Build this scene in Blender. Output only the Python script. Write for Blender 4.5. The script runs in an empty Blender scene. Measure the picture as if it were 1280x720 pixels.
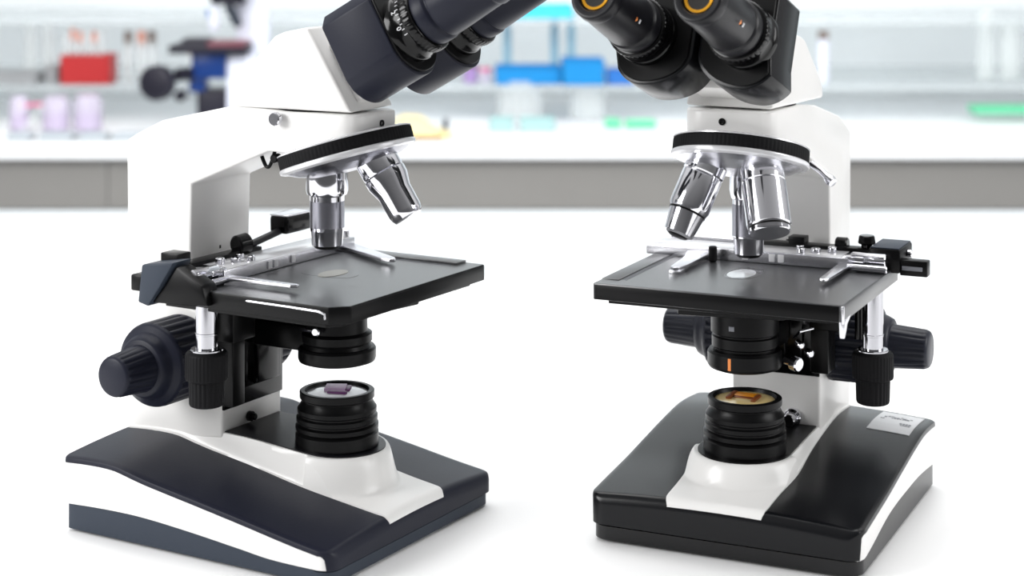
import bpy, bmesh, math, random
from mathutils import Vector, Matrix
random.seed(4)
PI = math.pi
S = bpy.context.scene
COL = S.collection
F_PX, CY, CAM_H = 2298.66, -103.8, 0.3794     # lens calibration (1280x720 frame)

# ------------------------------------------------------------------ materials
def mat(name, color, rough=.4, metal=0, coat=0, trans=0, emit=0, spec=.5, bump=0, bscale=900, ior=1.45, alpha=1, var=0):
    m = bpy.data.materials.new(name); m.use_nodes = True
    nt = m.node_tree; b = nt.nodes['Principled BSDF']
    b.inputs['Base Color'].default_value = (*color, 1)
    b.inputs['Roughness'].default_value = rough
    b.inputs['Metallic'].default_value = metal
    b.inputs['Coat Weight'].default_value = coat
    b.inputs['Coat Roughness'].default_value = .08
    b.inputs['Transmission Weight'].default_value = trans
    b.inputs['IOR'].default_value = ior
    b.inputs['Specular IOR Level'].default_value = spec
    if alpha < 1: b.inputs['Alpha'].default_value = alpha
    if emit:
        b.inputs['Emission Color'].default_value = (*color, 1); b.inputs['Emission Strength'].default_value = emit
    tc = nt.nodes.new('ShaderNodeTexCoord')
    nz = nt.nodes.new('ShaderNodeTexNoise'); nz.inputs['Scale'].default_value = bscale
    nt.links.new(tc.outputs['Object'], nz.inputs['Vector'])
    if bump:
        bp = nt.nodes.new('ShaderNodeBump'); bp.inputs['Strength'].default_value = bump; bp.inputs['Distance'].default_value = .0004
        nt.links.new(nz.outputs['Fac'], bp.inputs['Height']); nt.links.new(bp.outputs['Normal'], b.inputs['Normal'])
    if var:
        mx = nt.nodes.new('ShaderNodeMixRGB'); mx.inputs['Color1'].default_value = (*[c*(1-var) for c in color], 1)
        mx.inputs['Color2'].default_value = (*[min(1, c*(1+var)) for c in color], 1)
        n2 = nt.nodes.new('ShaderNodeTexNoise'); n2.inputs['Scale'].default_value = 14
        nt.links.new(tc.outputs['Object'], n2.inputs['Vector']); nt.links.new(n2.outputs['Fac'], mx.inputs['Fac'])
        nt.links.new(mx.outputs['Color'], b.inputs['Base Color'])
    return m

M = {}
def srgb(r, g, b):
    f = lambda c: ((c/255+.055)/1.055)**2.4 if c > 10.3 else c/255/12.92
    return (f(r), f(g), f(b))
M['white'] = mat('white_enamel', srgb(236, 235, 233), .32, bump=.02, coat=.15)
M['navy'] = mat('navy_plastic', srgb(30, 32, 44), .40, spec=.22, bump=.1)
M['slate'] = mat('slate_plastic', srgb(52, 59, 70), .5, spec=.25, bump=.1)
M['char'] = mat('charcoal_plastic', srgb(20, 20, 24), .34, spec=.35, bump=.08)
M['tray'] = mat('grey_sheen_tray', srgb(16, 16, 18), .26, spec=.36, ior=1.5)
M['shaft'] = mat('polished_shaft', (.50, .50, .53), .10, 1)
M['gun'] = mat('gunmetal', (.30, .30, .34), .22, 1)
M['beige'] = mat('frosted_glass', srgb(150, 148, 142), .4)
M['black'] = mat('black_anodised', srgb(12, 12, 13), .32, spec=.18)
M['gloss'] = mat('black_gloss', srgb(8, 8, 9), .16, spec=.25, coat=.1)
M['rubber'] = mat('black_rubber', srgb(19, 19, 21), .6, spec=.15)
M['stage'] = mat('stage_coating', srgb(50, 51, 54), .30, spec=.5, bump=.04, bscale=2500, ior=1.9)
M['chrome'] = mat('chrome', (.74, .74, .78), .09, 1)
M['steel'] = mat('brushed_steel', (.80, .80, .84), .26, 1)
M['ring'] = mat('silver_paint', srgb(225, 225, 228), .22, .35)
M['print'] = mat('white_print', srgb(225, 225, 228), .5)
M['tick'] = mat('grey_print', srgb(120, 122, 128), .5)
M['orange'] = mat('orange_print', srgb(235, 140, 70), .5)
M['label'] = mat('label_paper', srgb(205, 206, 208), .4)
M['gold'] = mat('amber_coating', srgb(235, 170, 50), .2, .8)
M['lensdark'] = mat('lens_glass_dark', (.01, .008, .006), .03, coat=1)
M['lens_grey'] = mat('field_lens_grey', srgb(208, 206, 212), .12, coat=.8)
M['lens_cream'] = mat('field_lens_cream', srgb(240, 214, 150), .12, coat=.8)
M['lilac'] = mat('lilac_matte', srgb(205, 175, 208), .4)
M['purple'] = mat('purple_matte', srgb(110, 60, 112), .4)
M['amber'] = mat('amber_reflection', srgb(222, 140, 30), .3)  # colour of the filament's reflection in the field lens
M['brown'] = mat('brown_reflection_and_seal', srgb(120, 62, 22), .4)  # reflection bars on the field lens, also the pouch seal
M['optic'] = mat('slot_glass', srgb(200, 204, 208), .1, coat=.6)

# ------------------------------------------------------------------ object helpers
def link(name, bm, m, parent=None, smooth=35, mir=1, sc=1.0):
    if mir < 0 or sc != 1.0:
        for v in bm.verts: v.co = Vector((v.co.x*sc, v.co.y*mir*sc, v.co.z*sc))
    bmesh.ops.remove_doubles(bm, verts=bm.verts, dist=1e-7)
    bmesh.ops.recalc_face_normals(bm, faces=bm.faces)
    me = bpy.data.meshes.new(name); bm.to_mesh(me); bm.free()
    for i in (m if isinstance(m, (list, tuple)) else [m]): me.materials.append(i)
    if smooth:
        me.polygons.foreach_set('use_smooth', [True]*len(me.polygons))
        try: me.set_sharp_from_angle(angle=math.radians(smooth))
        except Exception: pass
    o = bpy.data.objects.new(name, me); COL.objects.link(o)
    if parent: o.parent = parent
    return o
def empty(name, loc, rz=0):
    o = bpy.data.objects.new(name, None); COL.objects.link(o); o.location = loc; o.rotation_euler = (0, 0, rz)
    o.empty_display_size = .02
    return o
def tag(o, label, cat, group=None, kind=None):
    o['label'] = label; o['category'] = cat
    if group: o['group'] = group
    if kind: o['kind'] = kind
    return o

def bevel(bm, faces_or_edges, w, seg=2):
    bmesh.ops.bevel(bm, geom=list(faces_or_edges), offset=w, segments=seg, profile=.5, affect='EDGES', clamp_overlap=True)
def add_box(bm, x0, x1, y0, y1, z0, z1, bev=0, seg=2, mx=None):
    t = bmesh.new()
    r = bmesh.ops.create_cube(t, size=1)
    for v in t.verts:
        v.co = Vector((x0+(v.co.x+.5)*(x1-x0), y0+(v.co.y+.5)*(y1-y0), z0+(v.co.z+.5)*(z1-z0)))
    if bev: bevel(t, t.edges, bev, seg)
    if mx: t.transform(mx)
    merge(bm, t)
def merge(bm, t, mi=None):
    me = bpy.data.meshes.new('tmp'); 
    if mi is not None:
        for f in t.faces: f.material_index = mi
    t.to_mesh(me); t.free(); bm.from_mesh(me); bpy.data.meshes.remove(me)
def frame(o, d, up=(0, 0, 1)):
    d = Vector(d).normalized(); u = Vector(up)
    if abs(d.dot(u)) > .98: u = Vector((1, 0, 0))
    x = u.cross(d).normalized(); y = d.cross(x)
    return Matrix(((x.x, y.x, d.x, o[0]), (x.y, y.y, d.y, o[1]), (x.z, y.z, d.z, o[2]), (0, 0, 0, 1)))
def add_lathe(bm, prof, o, d=(0, 0, 1), n=40, flute=0, depth=0, frng=None):
    """prof: (radius, height) list along axis d from o; optional fluting between heights frng"""
    mx = frame(o, d); rings = []
    for r, h in prof:
        if r < 1e-6: rings.append([bm.verts.new(mx @ Vector((0, 0, h)))]); continue
        ring = []
        for i in range(n):
            a = 2*PI*i/n; rr = r
            if flute and frng[0]-1e-9 <= h <= frng[1]+1e-9:
                rr = r - depth*(.5-.5*math.cos(a*flute))**2
            ring.append(bm.verts.new(mx @ Vector((rr*math.cos(a), rr*math.sin(a), h))))
        rings.append(ring)
    for a, b in zip(rings, rings[1:]):
        if len(a) == 1 and len(b) == 1: continue
        if len(a) == 1:
            for i in range(n): bm.faces.new((a[0], b[i], b[(i+1) % n]))
        elif len(b) == 1:
            for i in range(n): bm.faces.new((a[i], a[(i+1) % n], b[0]))
        else:
            for i in range(n): bm.faces.new((a[i], a[(i+1) % n], b[(i+1) % n], b[i]))
    if len(rings[0]) > 1: bm.faces.new(rings[0][::-1])
    if len(rings[-1]) > 1: bm.faces.new(rings[-1])
def rnd(prof, e=.0008):
    """chamfer the convex corners of a lathe profile a little"""
    out = [prof[0]]
    for i in range(1, len(prof)-1):
        p0, p1, p2 = Vector(prof[i-1]), Vector(prof[i]), Vector(prof[i+1])
        a, b = (p0-p1), (p2-p1)
        if a.length > 2.2*e and b.length > 2.2*e:
            out.append(tuple(p1+a.normalized()*e)); out.append(tuple(p1+b.normalized()*e))
        else: out.append(prof[i])
    out.append(prof[-1]); return out
def add_prism(bm, poly, y0, y1, bev=0, seg=2, sel=None, bev2=0, plane='xz', mx=None):
    """extrude polygon (in xz, or xy when plane='xy') between y0..y1 (or z0..z1)"""
    t = bmesh.new()
    P = (lambda a, b, c: Vector((a, c, b))) if plane == 'xz' else (lambda a, b, c: Vector((a, b, c)))
    A = [t.verts.new(P(a, b, y0)) for a, b in poly]; B = [t.verts.new(P(a, b, y1)) for a, b in poly]
    t.faces.new(A); t.faces.new(B[::-1]); n = len(poly)
    for i in range(n): t.faces.new((A[i], A[(i+1) % n], B[(i+1) % n], B[i]))
    bmesh.ops.recalc_face_normals(t, faces=t.faces)
    if sel and bev2: bevel(t, [e for e in t.edges if sel(e)], bev2, 4)
    if bev: bevel(t, [e for e in t.edges if e.calc_face_angle(0) > .3], bev, seg)
    if mx: t.transform(mx)
    merge(bm, t)
def add_tube(bm, pts, r, n=10):
    pts = [Vector(p) for p in pts]; rings = []
    for i, p in enumerate(pts):
        d = (pts[min(i+1, len(pts)-1)]-pts[max(i-1, 0)]).normalized()
        mx = frame(p, d); rings.append([bm.verts.new(mx @ Vector((r*math.cos(2*PI*k/n), r*math.sin(2*PI*k/n), 0))) for k in range(n)])
    for a, b in zip(rings, rings[1:]):
        for k in range(n): bm.faces.new((a[k], a[(k+1) % n], b[(k+1) % n], b[k]))
    bm.faces.new(rings[0][::-1]); bm.faces.new(rings[-1])
def add_slab(bm, xs, yr, zt, zb, ny=24):
    """height-field solid: xs stations, yr(x)->(y0,y1), zt/zb(x,y)"""
    T, B = [], []
    for x in xs:
        y0, y1 = yr(x); a, b = [], []
        for j in range(ny+1):
            s = j/ny; s = .5-.5*math.cos(PI*s) if ny > 4 else s
            y = y0+(y1-y0)*s
            a.append(bm.verts.new((x, y, zt(x, y)))); b.append(bm.verts.new((x, y, zb(x, y))))
        T.append(a); B.append(b)
    for i in range(len(xs)-1):
        for j in range(ny):
            bm.faces.new((T[i][j], T[i+1][j], T[i+1][j+1], T[i][j+1]))
            bm.faces.new((B[i][j], B[i][j+1], B[i+1][j+1], B[i+1][j]))
        bm.faces.new((T[i][0], B[i][0], B[i+1][0], T[i+1][0])); bm.faces.new((T[i][ny], T[i+1][ny], B[i+1][ny], B[i][ny]))
    for j in range(ny):
        bm.faces.new((T[0][j], T[0][j+1], B[0][j+1], B[0][j])); bm.faces.new((T[-1][j], B[-1][j], B[-1][j+1], T[-1][j+1]))
def interp(pts, x):
    """monotone-ish smooth interpolation"""
    if x <= pts[0][0]: return pts[0][1]
    if x >= pts[-1][0]: return pts[-1][1]
    n = len(pts); sl = []
    for i in range(n):
        a, b = pts[max(i-1, 0)], pts[min(i+1, n-1)]; sl.append((b[1]-a[1])/(b[0]-a[0]))
    for i in range(n-1):
        if x <= pts[i+1][0]:
            (x0, y0), (x1, y1) = pts[i], pts[i+1]; h = x1-x0; t = (x-x0)/h
            return (2*t**3-3*t*t+1)*y0+(t**3-2*t*t+t)*h*sl[i]+(-2*t**3+3*t*t)*y1+(t**3-t*t)*h*sl[i+1]
def sm(t): t = min(1, max(0, t)); return t*t*(3-2*t)
def text_bm(s, size, depth=.0002):
    cu = bpy.data.curves.new('txt', 'FONT'); cu.body = s; cu.size = size; cu.extrude = depth; cu.align_x = 'CENTER'; cu.align_y = 'CENTER'
    o = bpy.data.objects.new('txt', cu); COL.objects.link(o)
    dg = bpy.context.evaluated_depsgraph_get(); me = bpy.data.meshes.new_from_object(o.evaluated_get(dg))
    bm = bmesh.new(); bm.from_mesh(me); bpy.data.objects.remove(o); bpy.data.meshes.remove(me)
    return bm

# ------------------------------------------------------------------ the microscope
def microscope(side, loc, rz, sc, P, label):
    mir = 1 if side == 'L' else -1
    root = empty('microscope', loc, rz)
    tag(root, label, 'microscope')
    def L(name, bm, m, parent=root, smooth=35): return link(name, bm, m, parent, smooth, mir, sc)
    xb, xf, w, rc = P['xb'], P['xf'], .09, .010
    zs_, z0, wf = P['zseam'], .0018, P['wf']
    dark, band = M[P['dark']], M[P['band']]
    # plan outline
    def hw(x, ins=0, r=rc, w=w):
        k = w-ins; e = xf-ins-r
        if x > e: k -= r-math.sqrt(max(0, r*r-(min(x, xf-ins)-e)**2))
        b = xb+ins+.004
        if x < b: k -= .004-math.sqrt(max(0, .004**2-(b-max(x, xb+ins))**2))
        return k
    def xs_list(ins=0, r=rc, n=34):
        a, b = xb+ins, xf-ins
        out = [a, a+.0004, a+.0012, a+.0025, a+.004]
        out += [a+.004+(b-r-a-.004)*i/n for i in range(1, n+1)]
        out += [b-r+r*math.sin(PI/2*i/12) for i in range(1, 13)]
        return out
    prof = P['top']          # side profile of the top edge
    fr = .005                # front roll-over
    def ztop(x, y):
        z = interp(prof, x)+P['crown']*(1-(abs(y)/w)**2)
        e = hw(x)-(wf if y > 0 else 0)-abs(y)
        if e < .0018: z -= .0018-math.sqrt(max(0, .0018**2-(.0018-max(e, 0))**2))
        d = xf-x
        if d < fr: z -= 1.5*(fr-math.sqrt(max(0, fr*fr-(fr-d)**2)))
        return z
    bandp = P['bandtop']
    zband = lambda x, y: interp(bandp, x)
    # rubber feet
    for fx in (xb+.022, xf-.022):
        for fy in (-.07, .066):
            bm = bmesh.new(); add_lathe(bm, [(0, 0), (.008, 0), (.009, .0005), (.009, .0035), (0, .0035)], (fx, fy, 0), n=20)
            L('rubber_foot', bm, M['rubber'])
    # lower tray
    bm = bmesh.new()
    add_slab(bm, xs_list(.0015), lambda x: (-hw(x, .0015), hw(x, .0015)-wf), lambda x, y: zs_-.0004 if x > xf-.012 else max(zs_-.0004, zband(x, y)), lambda x, y: z0, 8)
    # lift the sides to the wavy line only on the outside: same slab, flat under the cover at the front
    L('base_tray', bm, band)
    # white side body
    bm = bmesh.new()
    lip = .0032
    def zin(x, y):
        d = (xf-lip)-x; z = interp(prof, x)-lip*.8
        if d < fr: z -= 1.5*(fr-math.sqrt(max(0, fr*fr-(fr-max(d, 0))**2)))
        return max(z, zs_+.001)
    xsb = [x for x in xs_list(.0004) if x < xf-lip-.0001]+[xf-lip]
    add_slab(bm, xsb, lambda x: (-hw(x, .0004), hw(x, .0004)-wf), zin, lambda x, y: min(zin(x, y)-.0002, max(zband(x, y), zs_+.0002)), 8)
    L('base_body', bm, M['white'])
    # dark cover with the lip that wraps over the front
    bm = bmesh.new()
    add_slab(bm, xs_list(0), lambda x: (-hw(x), hw(x)-wf), lambda x, y: max(ztop(x, y), zs_+.0016), lambda x, y: (zs_+.0008) if x > xf-lip-.0008 else max(interp(prof, x)-lip if x < xf-lip-fr else zin(x, y)-.0002, zs_+.0008), 30)
    L('top_cover', bm, dark)
    # white centre spine with platform for the lamp
    xl, zp0, zp1 = .038, P['zplate'][0], P['zplate'][1]
    plate = lambda x: zp0+(zp1-zp0)*sm((x+.03)/.1)
    pw = lambda x: interp([(-.11, .0275), (-.03, .0285), (0, .0290), (.03, .0300), (.2, .0300)], x)
    xt = xf-.0006
    def cw(x):
        k = P['cw']+.0022*math.exp(-((x-.036)/.028)**2)
        e = .010; a = xt-e
        if x > a: k -= .2*(e-math.sqrt(max(0, e*e-(x-a)**2)))
        return k
    def zc(x, y):
        base = ztop(x, y)+.0009
        if x <= xl: d = (abs(y)-pw(x)); t = .0030
        else: d = math.hypot(x-xl, y)-.0315; t = .0075
        k = 1-sm(d/t) if d > 0 else 1
        return base+max(0, plate(x)-base)*k
    xs = [xb+.0008+(xt-xb-.0008)*i/120 for i in range(121)]
    ztg = P['ztongue']
    def zct(x, y):
        return max(zc(x, y), ztg+.0002)
    bm = bmesh.new(); add_slab(bm, xs, lambda x: (-cw(x), cw(x)), zct, lambda x, y: max(interp(prof, x)-.010, ztg) if x < xf-.02 else ztg, 60)
    # keep the tongue clear of the front wall of the cover by letting it stand proud
    sp = L('center_spine', bm, M['white'], smooth=50)
    # front lip of the tongue
    # black platform plate
    bm = bmesh.new()
    outl = []
    for i in range(25):
        a = -PI/2+PI*i/24; outl.append((xl+.0308*math.cos(a), .0292*math.sin(a)))
    outl += [(0, pw(0)-.001), (-.03, pw(-.03)-.001), (-.03, -pw(-.03)+.001), (0, -pw(0)+.001)]
    A = [bm.verts.new((x, y, plate(x)+.0007)) for x, y in outl]; B = [bm.verts.new((x, y, plate(x)-.002)) for x, y in outl]
    bm.faces.new(A); bm.faces.new(B[::-1])
    for i in range(len(outl)): bm.faces.new((A[i], A[(i+1) % len(outl)], B[(i+1) % len(outl)], B[i]))
    L('platform_plate', bm, M['char'] if side == 'L' else M['black'], smooth=30)
    # lamp tower: stacked rings
    zt, rl = P['zlamp'], .0232
    zb = plate(xl)+.0005; bm = bmesh.new()
    h = zt-zb; pr = [(0, 0), (.0258, 0), (.0258, h*.22), (.0246, h*.25)]
    for k in range(3):
        a = h*(.27+.155*k); r = .0258-.0006*k
        pr += [(.0238, a), (r, a+h*.025), (r, a+h*.10), (.0238, a+h*.13)]
    pr += [(.0228, h*.76), (.0218, h*.82), (.0218, h*.84), (rl, h*.87), (rl, h*.985), (rl-.0008, h), (rl-.0032, h), (rl-.0042, h-.0022), (0, h-.0022)]
    add_lathe(bm, pr, (xl, 0, zb), n=64)
    lamp = L('lamp_tower', bm, M['black'], smooth=28)
    bm = bmesh.new(); add_lathe(bm, [(0, -.0005), (rl-.0043, -.0005), (rl-.0043, .0003), (rl*.6, .0012), (0, .0016)], (xl, 0, zt-.0022), n=48)
    lens = L('field_lens', bm, M['lens_grey'] if side == 'L' else M['lens_cream'], lamp)
    if side == 'L':
        bm = bmesh.new(); add_box(bm, -.008, .005, -.0045, .0085, 0, .0018, .0004, mx=Matrix.Translation((xl-.001, .002, zt-.001)) @ Matrix.Rotation(.5, 4, 'Z'))
        L('lilac_block', bm, M['lilac'], lens)  # small lilac block set on the lens
        bm = bmesh.new(); add_box(bm, -.006, .006, -.0088, -.0042, 0, .0014, .0004, mx=Matrix.Translation((xl+.002, .001, zt-.001)) @ Matrix.Rotation(.3, 4, 'Z'))
        add_box(bm, .005, .0080, -.004, .0075, 0, .0012, .0004, mx=Matrix.Translation((xl-.001, .002, zt-.001)) @ Matrix.Rotation(.5, 4, 'Z'))
        L('purple_block', bm, M['purple'], lens)  # purple blocks along the edges of the lilac one
    else:
        bm = bmesh.new(); add_box(bm, -.0075, .001, -.0075, .0075, 0, .0014, .0005, mx=Matrix.Translation((xl, 0, zt-.001)))
        L('filament_reflection', bm, M['amber'], lens)  # reflection of the filament, modelled as an amber block on the lens
        bm = bmesh.new()
        add_box(bm, -.008, .008, .0068, .0100, 0, .0018, .0005, mx=Matrix.Translation((xl, 0, zt-.001)))
        add_box(bm, -.005, .009, -.0095, -.0065, 0, .0018, .0005, mx=Matrix.Translation((xl, 0, zt-.001)))
        add_box(bm, .001, .0035, -.006, .006, 0, .0012, .0005, mx=Matrix.Translation((xl, 0, zt-.001)))
        L('filament_reflection_bar', bm, M['brown'], lens)  # brown bars of the same reflection, modelled as raised blocks
    # ---------------- arm and column, one casting
    ya = .030; zn = P['znose']
    poly = [(-.1055, zp0-.012), (-.108, .2352), (-.100, .2395), (-.0783, .2494), (-.0184, .2622), (.020, zn), (.0735, zn), (.0735, P['zt']+.006), (.054, P['zt']+.004), (.0075, .2350), (-.0535, .2105), (-.0555, .132), (-.0285, .126), (-.0285, zp0-.0035)]
    bm = bmesh.new()
    add_prism(bm, poly, -ya, ya, .0018, 3, sel=lambda e: all(v.co.x > .07 for v in e.verts) and abs(e.verts[0].co.z-e.verts[1].co.z) > .005, bev2=.014)
    for v in bm.verts:
        if v.co.y > 0 and v.co.x > .01: v.co.y *= 1-(1-P['yfa']/ya)*sm((v.co.x-.01)/.05)
    arm = L('arm', bm, M['white'])
    # small set screw in the nose, thumb screw at the head seat
    bm = bmesh.new(); add_lathe(bm, [(0, 0), (.0022, 0), (.0022, .0012), (.0012, .0012), (.0012, .0006), (0, .0006)], (.0729, -.003 if side == 'L' else .003, .2535 if side == 'L' else .2590), (1, 0, 0), 16)
    L('set_screw', bm, M['black'], arm)
    bm = bmesh.new(); add_lathe(bm, rnd([(0, 0), (.0022, 0), (.0022, .003), (.0042, .003), (.0042, .007), (0, .007)], .0006), (.0165, -ya+.0005, .2560), (0, -1, 0), 20)
    if side == 'L': L('thumb_screw', bm, M['chrome'], arm)
    else: bm.free()
    # slot mark on column front
    bm = bmesh.new(); add_box(bm, -.0562, -.0546, -.0015, .0008, .165, .1795, .0003); L('slot', bm, M['black'], arm)
    # click lever under the arm
    bm = bmesh.new()
    if side == 'L':
        pts = [(.004+.004*math.sin(a)-.002, -.017+.0, .2335-.010*math.sin(a)+.002*a) for a in [PI*i/14 for i in range(15)]]
        pts = [(-.004+.011*i/14, -.022, .2315-.0095*math.sin(PI*i/14)+.0042*i/14) for i in range(15)]
        add_tube(bm, pts, .0012, 8)
        add_lathe(bm, rnd([(0, 0), (.0028, 0), (.0028, .006), (0, .006)], .0006), (.0075, -.025, .2300), (0, 1, 0), 14)
        L('click_stop', bm, M['black'], arm)
    else:
        add_tube(bm, [(.020, -.038, .229), (.026, -.046, .2255), (.030, -.052, .2215)], .0022, 12)
        add_lathe(bm, [(0, 0), (.0030, .0004), (.0036, .003), (.0030, .0056), (0, .006)], (.029, -.0505, .2225), (.35, -.6, -.42), 14)
        L('click_stop', bm, M['steel'], arm)
    # ---------------- rack block on column front
    bm = bmesh.new(); zr = P['zrack']
    add_box(bm, -.0290, -.0272, -ya+.0002, ya-.0002, zr, .1455, .0004)
    add_box(bm, -.0275, -.0215, -.020, .021, zr+.012, .1440, .0012)
    add_box(bm, -.0220, -.0165, -.010, .012, zr+.014, .1440, .0010)
    rack = L('focus_rack', bm, M['gloss'])
    for (yy, zz) in ((-.022, .119), (.0145, .137), (.012, .105)):
        bm = bmesh.new()
        add_lathe(bm, rnd([(0, 0), (.0024, 0), (.0024, .002), (0, .002)], .0005), (-.0215 if abs(yy) < .02 else -.0272, yy, zz), (1, 0, 0), 16)
        L('rack_screw', bm, M['chrome'], rack)
    bm = bmesh.new(); add_lathe(bm, rnd([(0, 0), (.0032, 0), (.0032, .003), (.0022, .003), (.0022, .006), (0, .006)] if side == 'L' else [(0, 0), (.0060, 0), (.0060, .004), (.0042, .004), (.0042, .012), (0, .012)], .0006), (-.0285, -.004 if side == 'L' else -.012, zp0+.005), (1, 0, 0), 18)
    L('lock_screw', bm, M['black'] if side == 'L' else M['chrome'], arm)
    # ---------------- focus knobs
    kx, kz = -.060, P['zknob']
    for s in (-1, 1):
        yk0 = ya-(.008 if s > 0 else 0)
        bm = bmesh.new()
        pr = rnd([(0, 0), (.0250, 0), (.0262, .001), (.0262, .004), (.0262, .029), (.0250, .0320), (.0205, .0340), (.0192, .0375), (.0175, .0410), (0, .0410)], .0007)
        add_lathe(bm, pr, (kx, s*(yk0-.0005), kz), (0, s, 0), n=180, flute=26, depth=.0016, frng=(.0045, .0285))
        kn = L('coarse_knob', bm, M['navy'] if side == 'L' else M['slate2'], smooth=40)
        bm = bmesh.new()
        pr = rnd([(0, 0), (.0146, 0), (.0143, .001), (.0128, .022), (.0112, .0248), (0, .0248)], .0009)
        add_lathe(bm, pr, (kx, s*(yk0+.0405), kz), (0, s, 0), n=160, flute=20, depth=.0009, frng=(.0012, .0214))
        L('fine_knob', bm, M['navy'] if side == 'L' else M['slate2'], kn, smooth=40)
    # ---------------- stage
    zs, zsb, ys, x0, x1 = P['zs'], P['zs']-.0100, .0785, -.040, .0978
    cy_ = -.001
    ch = .009 if side == 'L' else .002
    poly = [(x0, -ys), (x1-ch, -ys), (x1, -ys+ch), (x1, ys-.001), (x1-.001, ys), (x0, ys)]
    bm = bmesh.new(); add_prism(bm, poly, zsb, zs, .0006, 2, plane='xy')
    stage = L('stage', bm, M['black'] if side == 'L' else M['stage'])
    bm = bmesh.new(); add_prism(bm, [(a-.0006*(a > 0)+.0006*(a < 0), b-.0006*(b > 0)+.0006*(b < 0)) for a, b in poly], zs-.0008, zs+.0001, plane='xy'); L('stage_surface', bm, M['stage'], stage)
    bm = bmesh.new(); add_prism(bm, [(x0+.004, -ys+.004), (x1-.014, -ys+.004), (x1-.008, -ys+.012), (x1-.006, ys-.008), (x0+.004, ys-.006)], zsb-.003, zsb+.001, .0006, 2, plane='xy')
    add_prism(bm, [(x0+.004, -.042), (x1-.030, -.035), (x1-.018, .030), (x0+.004, .040)], zsb-.009, zsb-.002, .0015, 2, plane='xy')
    L('stage_underplate', bm, M['black'], stage)
    # dark front band so the side walls read black
    bm = bmesh.new()
    add_box(bm, x1-.0006, x1+.0003, -ys+ch+.0003, ys-.0014, zsb+.0003, zs-.0008, .0001)
    L('edge_band', bm, M['black'], stage)
    # graduated ridge on the far edge
    bm = bmesh.new(); add_box(bm, x0, x1-.014, ys-.012, ys-.0005, zs-.0005, zs+(.0016 if side == 'L' else .0006), .0002)
    rg = L('scale_ridge', bm, M['stage'], stage)
    bm = bmesh.new()
    for i in range(38):
        xx = x0+.012+i*.0029; ln = .005 if i % 5 == 0 else .003
        if xx < x1-.016: add_box(bm, xx, xx+.0004, ys-.0155, ys-.0155+ln, zs+.0000, zs+.0003)
    add_box(bm, x0+.012, x1-.016, ys-.0158, ys-.0154, zs, zs+.0003)
    L('scale_marks', bm, M['tick'], stage)
    # slot with condenser lens
    bm = bmesh.new()
    sl = []
    R1, R2 = (.0195, .0105)
    for i in range(32):
        a = 2*PI*i/32; c, s_ = math.cos(a), math.sin(a)
        sl.append((.030+R1*math.copysign(abs(c)**.7, c), .003+R2*math.copysign(abs(s_)**.7, s_)))
    add_prism(bm, sl, zs-.001, zs+.0002, plane='xy')
    slot = L('stage_opening', bm, M['gloss'] if side == 'R' else M['stage'], stage)
    bm = bmesh.new()
    R1, R2 = (.0075, .0125) if side == 'L' else (.0150, .0085)
    pts = [(.032+R1*math.cos(2*PI*i/32), .004+R2*math.sin(2*PI*i/32)) for i in range(32)]
    add_prism(bm, pts, zs-.001, zs+.0005, .0002, 1, plane='xy')
    L('condenser_lens', bm, M['optic'] if side == 'R' else M['beige'], slot)
    # retaining wire on the near side
    bm = bmesh.new()
    if side == 'L':
        add_tube(bm, [(.030, -ys-.0004, zs-.0022), (.060, -ys-.0006, zs-.0024), (.082, -ys-.0006, zs-.0028), (.0865, -ys-.0006, zs-.0040), (.0865, -ys-.0004, zs-.0068)], .0006, 8)
    else:
        add_prism(bm, [(x1-.002, zsb+.001), (x1-.003, zsb-.010), (x1-.009, zsb-.003), (x1-.018, zsb+.002)], -ys-.0004, -ys+.003, .0006)
        add_box(bm, x1-.0018, x1+.0004, -ys-.0005, -ys+.0007, zsb-.001, zs-.0005, .0003)
    L('side_spring', bm, M['steel'], stage)
    # mechanical slide holder
    holder_bm = bmesh.new()
    add_box(holder_bm, -.0285, -.0075, -.054, .083, zs+.0004, zs+.0010, .0002)
    add_box(holder_bm, -.0105, -.0072, -.054, .083, zs+.0006, zs+.0078, .0006)
    hold = L('slide_holder', holder_bm, M['steel'], stage)
    bm = bmesh.new(); add_box(bm, -.0300, -.0082, -.056, .078, zs+.0070, zs+.0082, .0004); L('holder_top', bm, M['ring'], hold)
    bm = bmesh.new()
    for yy in (-.012, -.006, .012):
        add_box(bm, -.0072, -.0060, yy, yy+.0040, zs+.0018, zs+.0068, .0004)
    L('holder_window', bm, M['print'], hold)
    bm = bmesh.new()
    for (xx, yy, rr, hh) in ((-.018, -.030, .0032, .003), (-.012, -.022, .0026, .0035), (-.022, -.040, .0030, .004), (-.024, -.018, .0026, .003)):
        add_lathe(bm, rnd([(0, 0), (rr, 0), (rr, hh), (rr*.4, hh), (rr*.4, hh-.001), (0, hh-.001)], .0005), (xx, yy, zs+.0080), n=18)
    L('holder_screw', bm, M['chrome'], hold)
    # chrome carrier rods at the near end
    bm = bmesh.new()
    add_lathe(bm, rnd([(0, 0), (.0042, 0), (.0042, .022), (.003, .023), (0, .023)], .0006), (-.0125, -.0775, zs+.0072), (0, 1, 0), 24)
    add_lathe(bm, rnd([(0, 0), (.0022, 0), (.0022, .026), (0, .026)], .0006), (-.0045, -.0800, zs+.0030), (0, 1, 0), 16)
    add_box(bm, -.030, -.008, -.064, -.050, zs+.0050, zs+.0090, .0008)
    L('carrier_rod', bm, M['chrome'], hold)
    # slide clips
    bm = bmesh.new(); add_prism(bm, [(-.012, -.048), (-.012, -.0565), (.044, -.0555), (.0475, -.0535), (.047, -.0505), (.043, -.0495)], zs+.0026, zs+.0044, .0005, 2, plane='xy')
    L('slide_clip', bm, M['steel'], hold)
    ye, yb = (.0465, .078) if side == 'L' else (.0425, .047)
    bm = bmesh.new()
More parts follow.
